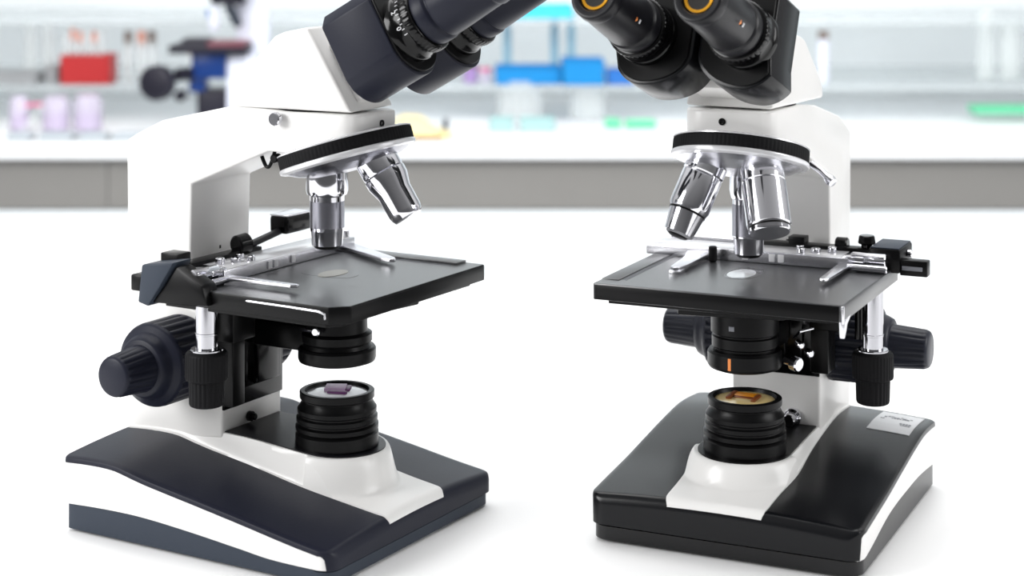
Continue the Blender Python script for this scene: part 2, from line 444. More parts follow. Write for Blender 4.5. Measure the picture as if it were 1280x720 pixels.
    if side == 'L':
        add_prism(bm, [(-.010, .083), (-.014, .072), (.040, .0450), (.0475, .0440), (.050, .0470), (.046, .0520)], zs+.0020, zs+.0042, .0005, 2, plane='xy')
        add_lathe(bm, rnd([(0, 0), (.0028, 0), (.0028, .009), (0, .009)], .0005), (-.012, .079, zs+.004), n=16)
    else:
        add_prism(bm, [(-.012, .056), (-.012, .038), (.036, .0385), (.0475, .0400), (.050, .0430), (.046, .0465), (.010, .050)], zs+.0020, zs+.0042, .0005, 2, plane='xy')
        add_box(bm, .040, .050, .0385, .0462, zs, zs+.0022, .0004)
    L('slide_clip', bm, M['steel'], hold)
    bm = bmesh.new()
    yk = .0335 if side == 'R' else .060
    add_lathe(bm, rnd([(0, 0), (.0028, 0), (.0028, .010), (0, .010)], .0008), (.001 if side == 'R' else -.016, yk, zs+.0005), n=18)
    L('clip_post', bm, M['rubber'], hold)
    # black cross rail behind with its knobs
    bm = bmesh.new()
    add_box(bm, -.0405, -.0300, -.080, .012 if side == 'L' else .030, zs+.0030, zs+.0105, .0008)
    rail = L('cross_rail', bm, M['black'], stage)
    if side == 'L':
        bm = bmesh.new(); add_box(bm, -.042, -.027, .034, .062, zs+.0145, zs+.0265, .0025, 3)
        hd = L('rail_handle', bm, M['gloss'], rail)
        bm = bmesh.new(); add_box(bm, -.0415, -.0275, .0345, .0615, zs+.0260, zs+.0272, .0005); L('handle_cap', bm, M['steel'], hd)
        bm = bmesh.new(); add_tube(bm, [(-.034, -.004, zs+.011), (-.034, .036, zs+.0165)], .0024, 12); L('handle_rod', bm, M['char'], hd)
        bm = bmesh.new(); add_lathe(bm, rnd([(0, 0), (.0065, 0), (.0065, .010), (0, .010)], .001), (-.034, -.010, zs+.0135), (.2, 1, .1), 20); L('rail_knob', bm, M['gloss'], rail)
    else:
        bm = bmesh.new(); add_box(bm, -.041, -.030, -.019, -.008, zs+.009, zs+.0150, .0006); L('rail_stop', bm, M['black'], rail)
        bm = bmesh.new(); add_lathe(bm, rnd([(0, 0), (.0048, 0), (.0048, .008), (0, .008)], .0008), (-.035, -.047, zs+.0115), (0, 1, 0), 18); L('rail_knob', bm, M['gloss'], rail)
        bm = bmesh.new(); add_lathe(bm, rnd([(0, 0), (.0036, 0), (.0036, .004), (.0058, .004), (.0050, .0095), (0, .0095)], .0006), (-.036, -.059, zs+.009), n=18); L('rail_knob', bm, M['gloss'], rail)
        bm = bmesh.new(); add_tube(bm, [(-.036, .028, zs+.008), (-.036, .075, zs+.008)], .0024, 12); L('rail_rod', bm, M['steel'], rail)
    # end housing of the stage drive
    bm = bmesh.new()
    if side == 'L':
        po = [(-.048, zs-.0100), (-.040, zs-.0118), (-.030, zs+.002), (-.022, zs+.0135), (-.020, zs+.0165), (-.045, zs+.0130)]
        add_prism(bm, po, -.086, -.068, .0012)
        hs = L('drive_housing', bm, M['slate'], stage)
        bm = bmesh.new(); add_box(bm, -.044, -.030, -.070, -.058, zs+.009, zs+.018, .0008); L('housing_cap', bm, M['black'], hs)
        bm = bmesh.new(); add_box(bm, -.0555, -.0455, -.084, -.072, zs-.0040, zs+.0060, .0012); L('drive_end_block', bm, M['black'], hs)
        bm = bmesh.new(); add_prism(bm, [(-.040, zs-.010), (-.0285, zs+.002), (-.020, zs+.014), (.000, zs+.004), (.004, zs-.008)], -.0835, -.0700, .0015); L('drive_bracket', bm, M['black'], hs)
    else:
        add_box(bm, -.055, -.020, -.0845, -.0640, zs-.0020, zs+.0135, .0016)
        add_box(bm, -.040, -.018, -.0655, -.056, zs-.000, zs+.007, .001)
        hs = L('drive_housing', bm, M['black'], stage)
        bm = bmesh.new(); add_box(bm, -.054, -.021, -.0835, -.0650, zs+.0132, zs+.0140, .0004); L('housing_cap', bm, M['slate'], hs)
        bm = bmesh.new(); add_box(bm, -.030, -.021, -.1015, -.0840, zs-.0030, zs+.0070, .0008)
        eb = L('drive_end_block', bm, M['black'], hs)
        bm = bmesh.new(); add_box(bm, -.0214, -.0206, -.0985, -.0855, zs+.0005, zs+.0032, .0003); L('end_block_slot', bm, M['tick'], eb)
        bm = bmesh.new(); add_lathe(bm, rnd([(0, 0), (.0025, 0), (.0025, .0035), (0, .0035)], .0006), (-.040, -.0845, zs+.008), (0, -1, 0), 16); L('housing_screw', bm, M['chrome'], hs)
    # hanging coaxial stage controls
    kx, ky, kt = -.0077, -.070, P['zcoax']
    bm = bmesh.new(); add_lathe(bm, [(0, 0), (.0066, 0), (.0066, .010), (.0069, .0102), (.0069, .0112), (.0066, .0114), (.0066, zsb-kt+.001), (0, zsb-kt+.001)], (kx, ky, kt-.0005), n=32)
    add_lathe(bm, rnd([(0, 0), (.0100, 0), (.0100, .0018), (0, .0018)], .0006), (kx, ky, kt-.0004), n=32)
    L('control_shaft', bm, M['shaft'], stage)
    bm = bmesh.new(); add_tube(bm, [(kx-.012, ky+.012, kt+.004), (kx-.012, ky+.012, zsb)], .0028, 12); L('guide_rod', bm, M['gloss'], stage)
    bm = bmesh.new(); add_lathe(bm, rnd([(0, 0), (.0124, 0), (.0130, .0012), (.0130, .0155), (.0112, .0175), (0, .0175)], .0006), (kx, ky, kt-.0175), n=144, flute=36, depth=.0005, frng=(.0015, .015))
    uk = L('stage_knob', bm, M['rubber'], stage, smooth=40)
    bm = bmesh.new(); add_lathe(bm, rnd([(0, 0), (.0096, 0), (.0105, .0012), (.0109, .0160), (0, .0160)], .0006), (kx, ky, kt-.0172-.0160), n=144, flute=24, depth=.0006, frng=(.0015, .0155))
    L('stage_knob', bm, M['rubber'], stage, smooth=40)
    bm = bmesh.new(); add_box(bm, -.022, -.002, -.052, -.030, .120, zsb, .001); add_box(bm, -.0290, -.012, -.040, -.028, zr+.006, zsb-.002, .001)
    L('stage_bracket', bm, M['black'], stage)
    # ---------------- condenser
    xo = P['xo']; zc0 = P['zcond']; bm = bmesh.new()
    if side == 'L':
        pr = [(0, 0), (.0200, 0), (.0236, .0012), (.0242, .003), (.0242, .0085), (.0232, .0098), (.0215, .0100), (.0205, .0120), (.0218, .0135), (.0218, .018), (.0190, .0195), (.0185, zsb-zc0-.0045), (0, zsb-zc0-.0045)]
    else:
        pr = [(0, 0), (.0180, 0), (.0222, .0015), (.0232, .003), (.0232, .0110), (.0222, .0125), (.0195, .0128), (.0195, .0140), (.0206, .0150), (.0206, .0210), (.0196, .0218), (.0196, .0225), (.0212, .0235), (.0212, zsb-zc0-.005), (.020, zsb-zc0-.0035), (0, zsb-zc0-.0035)]
    add_lathe(bm, pr, (xo+.002, 0, zc0), n=64)
    cd = L('condenser', bm, M['black'], smooth=30)
    bm = bmesh.new(); add_box(bm, -.020, xo-.012, -.012, .012, zc0+.006, zc0+.022, .002); L('condenser_mount', bm, M['black'], cd)
    bm = bmesh.new()
    if side == 'L':
        add_lathe(bm, rnd([(0, 0), (.0028, 0), (.0028, .006), (0, .006)], .0008), (xo+.004, -.0215, zc0+.0235), (.2, -1, 0), 16)
        add_tube(bm, [(xo-.008, -.024, zc0+.0235), (xo+.006, -.026, zc0+.0235)], .0010, 8)
        L('centering_screw', bm, M['chrome'], cd)
    else:
        add_lathe(bm, rnd([(0, 0), (.0026, 0), (.0026, .006), (.0046, .006), (.0046, .012), (0, .012)], .0008), (xo-.004, -.024, zc0+.0065), (.35, -.8, -.1), 18)
        add_lathe(bm, rnd([(0, 0), (.0022, 0), (.0022, .010), (0, .010)], .0008), (xo-.012, -.030, zc0+.0160), (.5, -.3, 0), 16)
        add_lathe(bm, rnd([(0, 0), (.0024, 0), (.0024, .008), (0, .008)], .0008), (xo-.014, -.036, zc0+.0105), (.5, -.3, 0), 16)
        add_tube(bm, [(xo-.010, -.028, zc0+.019), (xo-.004, -.034, zc0+.025), (xo-.012, -.040, zc0+.026)], .0009, 8)
        L('centering_screw', bm, M['chrome'], cd)
        bm = bmesh.new(); add_box(bm, xo+.0244, xo+.0252, .0015, .0035, zc0+.003, zc0+.0105, .0002); L('index_mark', bm, M['orange'], cd)
        bm = bmesh.new(); add_box(bm, xo+.0228, xo+.0234, .000, .0035, zc0+.027, zc0+.0300, .0002); L('index_mark', bm, M['tick'], cd)
    # ---------------- revolving nosepiece
    be = math.radians(17); c0 = Vector((P['xt'], 0, P['zt'])); ax = Vector((math.sin(be), 0, -math.cos(be)))
    e1 = Vector((math.cos(be), 0, math.sin(be))); e2 = Vector((0, 1, 0)); top = c0-ax*.0105
    bm = bmesh.new()
    add_lathe(bm, rnd([(0, 0), (.0415, 0), (.0425, .0008), (.0425, .0080), (0, .0080)], .0004), top, ax, n=300, flute=100, depth=.0007, frng=(.0009, .0079))
    tur = L('nosepiece_ring', bm, M['rubber'], smooth=50)
    bm = bmesh.new(); add_lathe(bm, rnd([(0, 0), (.0425, 0), (.0432, .0008), (.0428, .0030), (.0400, .0040), (0, .0040)], .0003), top+ax*.0080, ax, n=96)
    npl = L('nosepiece_plate', bm, M['ring'], tur, smooth=25)
    bm = bmesh.new(); add_lathe(bm, rnd([(0, .0036), (.0392, .0038), (.0330, .0066), (.020, .0100), (0, .0110)], .0003), top+ax*.0080, ax, n=96); L('nosepiece_cone', bm, M['gun'] if side == 'L' else M['steel'], npl, smooth=25)
    bm = bmesh.new(); add_lathe(bm, [(0, 0), (.040, 0), (.0425, .0008), (.0425, .0016), (0, .0016)], top-ax*.0014, ax, n=96); L('nosepiece_rim', bm, M['ring'], tur)
    bm = bmesh.new(); add_lathe(bm, [(0, 0), (.0290, 0), (.0290, .012), (0, .012)], top-ax*.0115, ax, n=48); L('nosepiece_mount', bm, M['white'], tur)
    for k, (ps, kind) in enumerate(P['objs']):
        a = math.radians(ps); r = e1*math.cos(a)+e2*math.sin(a); d = (ax*math.cos(be)+r*math.sin(be)).normalized()
        o = top+ax*.0125+r*P['rm']
        K = P['kinds'][kind]
        bm = bmesh.new(); add_lathe(bm, K['pr'], o, d, n=48)
        ob = L('objective', bm, M['chrome'], tur, smooth=30)
        if K.get('bands'):
            for (r_, h0, h1) in K['bands']:
                bm = bmesh.new(); add_lathe(bm, [(0, h0), (r_, h0), (r_, h1), (0, h1)], o, d, n=48); L('objective_band', bm, M['black'] if h1-h0 < .0025 else M['gun'], ob)
        if K.get('tip'):
            r_, h0, h1 = K['tip']; bm = bmesh.new(); add_lathe(bm, [(0, h0), (r_, h0), (r_*.8, h1), (0, h1)], o, d, n=32); L('objective_tip', bm, M['black'], ob)
    # ---------------- binocular head (turned a little on its seat)
    rho = math.radians(P['rho']); piv = Matrix.Translation((.030, 0, 0)) @ Matrix.Rotation(rho, 4, 'Z') @ Matrix.Translation((-.030, 0, 0))
    bm = bmesh.new(); zh = zn+.0012
    phf = math.radians(30)
    hp = [(-.0195, zh), (-.0190, .2737), (-.0150, .2805), (.0114, .3065), (.0180, .3090), (.0358, .3125), (.0669, zh)]
    hwid = P['hw']
    add_prism(bm, hp, -hwid, P['yfh'], .0020, 3)
    head_bm_mx = piv
    bm.transform(piv)
    head = L('binocular_head', bm, M['white'])
    bm = bmesh.new(); add_lathe(bm, [(0, 0), (.0285, 0), (.0285, .0022), (0, .0022)], (.026, 0, zn-.0003), n=48); L('head_seat', bm, M['black'], head)
    nph = P['phi']; nd = Vector((math.cos(nph), 0, math.sin(nph))); tt = Vector((-math.sin(nph), 0, math.cos(nph))); O = Vector((.0669, 0, zh))
    def HM(n0, y0, t0):       # local frame on the slanted face: columns y, t, n
        o = O+nd*n0+tt*t0+Vector((0, y0, 0))
        return piv @ Matrix(((0, tt.x, nd.x, o.x), (1, 0, 0, o.y), (0, tt.z, nd.z, o.z), (0, 0, 0, 1)))
    hs_, ho, tch, tto, n0_, ln_ = P['hs'], P['out'], P['tch'], P['ttop'], P['n0'], P['ln']
    bm = bmesh.new(); add_box(bm, -.018, .018, .006, .046, -.006, P['n0']+.001, .002, mx=HM(0, 0, 0)); L('hinge_block', bm, M['white'], head)
    for s in (-1, 1):
        ho = P['out'] if s < 0 else P['out']+P['wf']*.6
        R_ = P['R']; cy0, ct = s*hs_, P['ct']
        pl = []
        n_ = 22; a0, a1 = math.radians(185), math.radians(325)
        for i in range(n_+1):
            a = a0+(a1-a0)*i/n_; pl.append((cy0+s*math.cos(a)*((hs_-.0016) if math.cos(a) < 0 else R_), ct+R_*math.sin(a)))
        pl += [(s*ho, tch), (s*ho, tto), (s*(ho-.008), tto+.007), (s*.006, tto+.007), (s*.0018, tto)]
        bm = bmesh.new(); add_prism(bm, pl, 0, ln_, .0009, 2, plane='xy', mx=HM(n0_, 0, 0))
        hz = L('prism_housing', bm, M[P['hous']], head, smooth=40)
        bm = bmesh.new(); add_prism(bm, [(cy0+(a-cy0)*.93, .03+(b-.03)*.94) for a, b in pl], 0, .0022, .0004, 1, plane='xy', mx=HM(n0_+ln_-.0004, 0, 0)); L('housing_flange', bm, M['black'], hz)
        mxx = HM(n0_+ln_+.0012, cy0, P['et']); o = mxx @ Vector((0, 0, 0)); d = (mxx.to_3x3() @ Vector((0, 0, 1)))
        d2 = Vector(d)
        if P['splay']: d2 = (d+P['splay'][0 if s < 0 else 1]).normalized() if False else d
        bm = bmesh.new(); pr = rnd([(0, 0), (.0198, 0), (.0198, .0045), (.0190, .0055), (.0186, .0110), (.0194, .0120), (.0194, .0165), (.0180, .0178), (0, .0178)], .0005)
        pr = [(a*P['cr'], b) for a, b in pr]
        add_lathe(bm, pr, o, d2, n=160, flute=40, depth=.0005, frng=(.0122, .0163))
        col = L('diopter_collar', bm, M['gloss'], hz, smooth=40)
        bm = bmesh.new(); H0 = .0176
        q = P['eye']
        pr = rnd([(0, 0), (.0182, 0), (.0186, .002), (.0186, .0085), (.0172, .0100), (.0172, .0105), (.0178, .0112), (.0160, .0112+q), (.0160, .0125+q), (.0166, .0132+q), (.0160, .0200+q), (.0146, .0206+q), (.0110, .0200+q), (.0100, .0172+q), (0, .0172+q)], .0003)
        pr = [(a*P['er'], b) for a, b in pr]
        add_lathe(bm, pr, o+d2*H0, d2, n=72)
        ey = L('eyepiece', bm, M['navy'] if side == 'L' else M['char'], col, smooth=30)
        bm = bmesh.new(); add_lathe(bm, [(0, 0), (.0086, 0), (.0086, .0004), (.0078, .0003), (0, .0003)], o+d2*(H0+.0173+q), d2, n=40); gl = L('eye_lens', bm, M['lensdark'], ey)
        bm = bmesh.new(); add_lathe(bm, [(.0087, 0), (.0087, .0012), (.0070, .0009), (.0070, 0)], o+d2*(H0+.0175+q), d2, n=40); L('lens_ring', bm, M['gold'], ey)
        # marks printed on collar / eyepiece
        def on_surface(t, r, h, ang, mtl, parent, name):
            F = frame(o, d2); 
            loc_ = F @ Vector((r*math.cos(ang), r*math.sin(ang), h))
            nrm = (F.to_3x3() @ Vector((math.cos(ang), math.sin(ang), 0))).normalized(); zz = d2
            xx = zz.cross(nrm).normalized()
            # local axes: text x -> around, text y -> along axis, normal outwards; flip for the mirrored build
            sx = mir
            mt = Matrix(((xx.x*sx, zz.x, nrm.x, loc_.x), (xx.y*sx, zz.y, nrm.y, loc_.y), (xx.z*sx, zz.z, nrm.z, loc_.z), (0, 0, 0, 1)))
            t.transform(mt); L(name, t, mtl, parent, 0)
        F = frame(o, d2); 
        def angle_of(vec):
            v = F.to_3x3().inverted() @ Vector(vec); return math.atan2(v.y, v.x)
        aN = angle_of((0, -1, 0)) if side == 'L' else angle_of((.9, -.75, 0))
        if side == 'L' and s < 0:
            dn = math.copysign(1, 1)
            for i in range(9):
                t = bmesh.new(); add_box(t, -.0002, .0002, -.0014 if i % 4 == 0 else -.0009, .0009, 0, .0003)
                on_surface(t, .0186*P['cr']+.0001, .0098, aN+.34-.16*i-.5*0, M['print'], col, 'scale_mark')
            on_surface(text_bm('2', .0044), .0188*P['cr']+.0002, .0074, aN-.42, M['print'], col, 'scale_digit')
            on_surface(text_bm('0', .0044), .0188*P['cr']+.0002, .0074, aN+.10, M['print'], col, 'scale_digit')
        if side == 'R':
            t = bmesh.new()
            for v in ((-.0016, .0032), (.0016, .0032), (0, .0008)): t.verts.new((v[0], v[1], .0008))
            t.verts.ensure_lookup_table(); t.faces.new(t.verts)
            on_surface(t, .0172*P['er'], H0+.0112+q*.45, aN, M['orange'], ey, 'eyepiece_mark')
            t = bmesh.new(); add_box(t, -.0012, .0012, -.0020, -.0006, 0, .0004)
            on_surface(t, .0175*P['er'], H0+.0112+q*.45-.001, aN, M['print'], ey, 'eyepiece_mark')
    if P.get('bag'):
        pass
    # label sticker on the near top cover
    if side == 'R':
        bm = bmesh.new(); n = 6
        xa_, xb_, ya_, yb_ = xb+.005, xb+.052, -.083, -.055
        def zz_(x, y): return ztop(x, y)+.0004
        add_slab(bm, [xa_+(xb_-xa_)*i/n for i in range(n+1)], lambda x: (ya_, yb_), zz_, lambda x, y: ztop(x, y)-.0004, 4)
        lb = L('label_sticker', bm, M['label'], root, 0)
        bm = bmesh.new()
        rows = [(xa_+.013+.0012*math.sin(k*1.7), -.078+.0021*k, -.0763+.0021*k, .0012+.0008*(k % 3)) for k in range(9)]
        rows += [(xa_+.0165, -.0765+.0018*k, -.0752+.0018*k, .0008) for k in range(7)]
        rows += [(xa_+.027, -.080+.002*k, -.0785+.002*k, .0022) for k in range(4)]+[(xa_+.031, -.080, -.0735, .0010), (xa_+.020, -.0605, -.058, .0010)]
        for (a, b, c, d_) in rows:
            z = zz_(a, (b+c)/2)
            add_slab(bm, [a, a+d_], lambda x: (b, c), lambda x, y: zz_(x, y)+.0002, lambda x, y: zz_(x, y)-.0001, 4)
        L('label_print', bm, M['tick'], lb, 0)
    return root

M['slate2'] = mat('dark_slate_plastic', srgb(36, 38, 48), .34, spec=.3, bump=.05)
M['gtop'] = mat('graphite_plastic', srgb(14, 15, 18), .24, spec=.32, ior=1.45, bump=.05)

kindsL = {
 'rear': dict(pr=[(0, -.004), (.0128, -.004), (.0130, .0), (.0132, .006), (.0132, .014), (.0124, .0165), (.0112, .0168), (.0108, .0175), (.0108, .0385), (.0104, .0395), (.0096, .0480), (0, .0480)],
              bands=[(.01085, .0205, .0370)], tip=(.0092, .0479, .0500)),
 'front': dict(pr=[(0, -.004), (.0130, -.004), (.0132, .004), (.0132, .012), (.0128, .0135), (.0134, .0145), (.0132, .019), (.0108, .027), (.0106, .040), (.0100, .0425), (.0088, .0445), (0, .0450)],
              bands=[(.0126, .0128, .0142)], tip=None)}
kindsR = {
 'rear': dict(pr=[(0, -.004), (.0120, -.004), (.0122, .012), (.0110, .0175), (.0104, .0180), (.0104, .0420), (.0098, .0430), (.0090, .0525), (0, .0525)], bands=[(.01045, .0210, .0410)], tip=(.0088, .0524, .0545)),
 'left': dict(pr=[(0, -.004), (.0130, -.004), (.0130, .009), (.0124, .0098), (.0128, .0110), (.0128, .0320), (.0118, .0345), (.0112, .0360), (.0092, .0495), (.0070, .0507), (0, .0507)], bands=[(.0122, .0098, .0106), (.0117, .0346, .0360)], tip=(.0068, .0506, .0515)),
 'right': dict(pr=[(0, -.004), (.0132, -.004), (.0132, .012), (.0128, .0126), (.0136, .0134), (.0136, .0400), (.0128, .0412), (.0126, .0440), (.0120, .0450), (0, .0450)], bands=[(.0129, .0406, .0422)], tip=None)}
PL = dict(xb=-.1056, xf=.0982, zseam=.0088, dark='navy', band='slate', crown=.0050, zplate=(.0565, .0515), cw=.0315, ztongue=.0175,
          top=[(-.1056, .0455), (-.084, .0467), (-.0644, .0464), (-.052, .0440), (-.0393, .0415), (.0025, .0350), (.0339, .0300), (.070, .0240), (.0982, .0200)],
          bandtop=[(-.1069, .0171), (-.0741, .0185), (-.044, .0186), (-.0088, .0164), (.0339, .0125), (.0558, .0104), (.0968, .0100)],
          zlamp=.0862, znose=.2605, zrack=.0706, zknob=.1015, zs=.1565, zcoax=.1190, xo=.036, zcond=.1035, xt=.0465, zt=.2303,
          objs=[(180, 'rear'), (8, 'front')], kinds=kindsL, rm=.0175, rho=3.3, hw=.030, phi=.509, hs=.0297, out=.0516, tch=.0138, ttop=.049, n0=.019, ln=.0374, ct=.0212, R=.0240, et=.0258, yfa=.019, yfh=.020, wf=0, eye=.034, er=1, cr=1.07, hous='navy', splay=None)
PR = dict(xb=-.1035, xf=.0996, zseam=.0105, dark='gtop', band='tray', crown=.0040, zplate=(.0505, .0495), cw=.0315, ztongue=.0185,
          top=[(-.1056, .0432), (-.084, .0450), (-.0644, .0455), (-.0393, .0435), (.0025, .0385), (.0339, .0345), (.070, .0310), (.0996, .0280)],
          bandtop=[(-.1042, .0155), (-.06, .0195), (-.0294, .0205), (.0293, .0195), (.0792, .0125), (.0996, .0105)],
          zlamp=.0835, znose=.2660, zrack=.0836, zknob=.1010, zs=.1585, zcoax=.1090, xo=.036, zcond=.1010, xt=.0480, zt=.2318,
          objs=[(180, 'rear'), (60, 'left'), (-60, 'right')], kinds=kindsR, rm=.0195, rho=5.5, hw=.031, phi=.37, hs=.0324, out=.0480, tch=.0182, ttop=.057, n0=.0185, ln=.0345, ct=.0183, R=.0212, et=.0278, yfa=.030, yfh=.027, wf=.009, eye=.037, er=.92, cr=.99, hous='gtop', splay=None)
microscope('L', (-.1414, 1.1615, 0), -.5311, 1.0, PL, 'white and navy microscope with eyepieces pointing up right, lilac piece on its lamp lens')
microscope('R', (.1601, 1.174, 0), -2.0062, .988, PR, 'white and black microscope with eyepieces facing the viewer, sticker on its base, amber lamp lens')

# ------------------------------------------------------------------ the lab
def PX(x, y, D):   # point on the photograph's ray at depth D
    return ((x-640)/F_PX*D, D, CAM_H-(y-CY)/F_PX*D)
def struct(name, bm, m): 
    o = link(name, bm, m, None, 0); o['kind'] = 'structure'; return o
M['table'] = mat('table_laminate', srgb(250, 250, 250), .5, spec=.2)
M['wall'] = mat('wall_paint', srgb(236, 241, 243), .8, var=.02)
M['floor'] = mat('floor_vinyl', srgb(215, 218, 220), .5, var=.03)
M['cab'] = mat('cabinet_laminate', srgb(240, 245, 248), .4, var=.01)
M['greyband'] = mat('grey_drawer_laminate', srgb(134, 132, 129), .5, var=.03)
M['worktop'] = mat('white_worktop', srgb(246, 248, 250), .4)
bm = bmesh.new(); add_box(bm, -4, 4, -.6, 4.6, -.78, -.75); struct('floor', bm, M['floor'])
bm = bmesh.new(); add_box(bm, -4, 4, 3.86, 3.95, -.75, 2.0); struct('wall_back', bm, M['wall'])
# the table in front
root = tag(empty('lab_table', (0, 1.2, 0)), 'plain white table carrying both microscopes in the foreground', 'table')
bm = bmesh.new(); add_box(bm, -1.6, 1.6, -.75, .74, -.03, 0, .002); link('tabletop', bm, M['table'], root, 0)
for sx in (-1, 1):
    for sy in (-.68, .68):
        bm = bmesh.new(); add_box(bm, sx*1.5-.025, sx*1.5+.025, sy-.025, sy+.025, -.75, -.03, .002); link('leg', bm, M['table'], root, 0)
# bench along the wall
bx = 3.07
root = tag(empty('lab_bench', (0, bx, 0)), 'long white laboratory bench with grey drawer band behind the microscopes', 'bench')
bm = bmesh.new(); add_box(bm, -2.4, 2.4, 0, .785, -.026, -.001, .003); link('worktop', bm, M['worktop'], root, 0)
bm = bmesh.new(); add_box(bm, -2.38, 2.38, .05, .78, -.72, -.112, .001); link('cabinet', bm, M['cab'], root, 0)
ed = [-2.38, -1.5, (132-640)/F_PX*bx, (290-640)/F_PX*bx, (1058-640)/F_PX*bx, 1.5, 2.38]
for x, xx in zip(ed, ed[1:]):
    bm = bmesh.new(); add_box(bm, x+.0006, xx-.0006, .016, .77, -.110, -.026, .0006); link('drawer', bm, M['greyband'], root, 0)
ed = [-2.38, -1.5, (290-640)/F_PX*bx, (1058-640)/F_PX*bx, 1.5, 2.38]
for x, xx in zip(ed, ed[1:]):
    bm = bmesh.new(); add_box(bm, x+.001, xx-.001, .020, .05, -.70, -.112, .001); link('door', bm, M['cab'], root, 0)
bm = bmesh.new(); add_box(bm, -2.38, 2.38, .08, .76, -.75, -.72); link('plinth', bm, M['greyband'], root, 0)
# shelf unit standing on the bench
SD = 3.40
M['shelf'] = mat('frosted_shelf_glass', srgb(236, 244, 246), .2, alpha=.30)
SH1, SH2 = .068, .190
for z, lb in ((SH1, 'lower glass wall shelf above the bench, red rack and blue bins on it'), (SH2, 'upper glass wall shelf, cyan bin on it')):
    bm = bmesh.new(); add_box(bm, -2.2, 2.2, 0, .455, -.009, 0, .001); o = link('wall_shelf', bm, M['shelf'], None, 0); o.location = (0, SD, z); tag(o, lb, 'shelf')

M['red'] = mat('red_plastic', srgb(178, 34, 36), .4)
M['cyan'] = mat('cyan_plastic', srgb(70, 200, 232), .4)
M['blue'] = mat('blue_plastic', srgb(12, 132, 200), .4)
M['blue2'] = mat('deep_blue_plastic', srgb(40, 110, 190), .4)
M['green'] = mat('mint_plastic', srgb(110, 210, 165), .4)
M['teal'] = mat('grey_teal_plastic', srgb(160, 194, 194), .4)
M['greyp'] = mat('grey_tray_plastic', srgb(176, 184, 190), .4)
M['cap'] = mat('salmon_cap', srgb(226, 160, 140), .4)
M['capb'] = mat('brown_cap', srgb(120, 104, 96), .4)
M['clear'] = mat('clear_glass', (.93, .97, .97), .05, alpha=.30)
M['paleblue'] = mat('pale_blue_plastic', srgb(176, 222, 240), .3, alpha=.75)
M['violet'] = mat('violet_liquid', srgb(170, 140, 196), .3, alpha=.8)
M['magenta'] = mat('magenta_plastic', srgb(216, 90, 140), .4)
M['wine'] = mat('wine_plastic', srgb(110, 54, 66), .4)
M['bluemetal'] = mat('blue_enamel', srgb(6, 50, 116), .35)
M['bgblack'] = mat('matt_black_metal', srgb(20, 18, 34), .5)
M['bgwhite'] = mat('pale_enamel', srgb(226, 230, 244), .4)
M['lilacglass'] = mat('lilac_glass', srgb(226, 218, 236), .2, alpha=.55)
M['cream'] = mat('cream_paper', srgb(232, 214, 160), .6)
M['shelfgrey'] = mat('grey_rubber', srgb(150, 152, 154), .5)

def cyl(name, m, x, y, D, hpx, rpx, z=None, lab=None, cat=None, grp=None, capm=None, caph=.2, liq=None, taper=1.0):
    """upright vessel: image x of its axis, image y of its foot, height and radius in px at depth D"""
    p = PX(x, y, D); k = D/F_PX; zz = p[2] if z is None else z
    H, r = hpx*k, rpx*k
    rt = empty(name, (p[0], D, zz))
    bm = bmesh.new(); add_lathe(bm, [(0, 0), (r*.85, 0), (r, H*.04), (r*taper, H*.8), (r*taper*.8, H*.9), (r*taper*.8, H)], (0, 0, 0), n=20)
    link('vessel', bm, m, rt)
    if liq:
        bm = bmesh.new(); add_lathe(bm, [(0, .001), (r*.8, .001), (r*.9, H*.05), (r*.9*taper, H*.45), (0, H*.45)], (0, 0, 0), n=20); link('liquid', bm, liq, rt)
    if capm:
        bm = bmesh.new(); add_lathe(bm, rnd([(0, H*(1-caph)), (r*taper*.95, H*(1-caph)), (r*taper*.95, H*1.02), (0, H*1.02)], .0006), (0, 0, 0), n=20); link('cap', bm, capm, rt)
    tag(rt, lab, cat, grp); return rt
def tray(name, m, x0, x1, y0, y1, D, z=None, depth=.07, lab=None, cat=None, grp=None, lip=True):
    a, b = PX(x0, y0, D), PX(x1, y1, D); H = a[2]-b[2]; zz = b[2] if z is None else z
    W = (b[0]-a[0])/2
    rt = empty(name, ((a[0]+b[0])/2, D, zz))
    bm = bmesh.new()
    t = .0015
    add_box(bm, -W, W, 0, depth, 0, t, .0004)
    add_box(bm, -W, W, 0, t*1.5, 0, H, .0006); add_box(bm, -W, W, depth-t*1.5, depth, 0, H, .0006)
    add_box(bm, -W, -W+t*1.5, 0, depth, 0, H, .0006); add_box(bm, W-t*1.5, W, 0, depth, 0, H, .0006)
    link('bin', bm, m, rt, 0)
    if lip:
        for yy in (0, depth):
            bm = bmesh.new(); add_box(bm, -W-.001, W+.001, yy-.0012, yy+.0012, H-.003, H+.001, .0005)
            link('rim', bm, m, rt, 0)
    tag(rt, lab, cat, grp); return rt

# --- left group
tray('tube_rack', M['red'], 75, 138, 68, 104, 3.415, z=SH1, lab='red test tube rack on the shelf at the left', cat='rack', depth=.06)
for i, x in enumerate((82, 91, 100, 109, 118, 127)):
    capm = M['cap'] if i in (1, 2, 4) else None
    cyl('test_tube', M['clear'], x, 100, 3.445, 62+4*(i % 2), 3.2, z=SH1+.002, lab='clear test tube standing in the red rack'+(' with salmon cap' if capm else ' without cap'), cat='test tube', grp='capped tubes in the red rack' if capm else 'open tubes in the red rack', capm=capm, caph=.22)
for i, (x, c) in enumerate(((160, 'capb'), (177, 'cap'), (190, 'capb'))):
    cyl('reagent_bottle', M['clear'], x, 100, 3.48, 62, 5.5, z=SH1, lab=['clear bottle with brown cap nearest the red rack', 'clear bottle with salmon cap between two brown capped ones', 'clear bottle with brown cap beside the blurred dark microscope'][i], cat='bottle', capm=M[c], caph=.26)
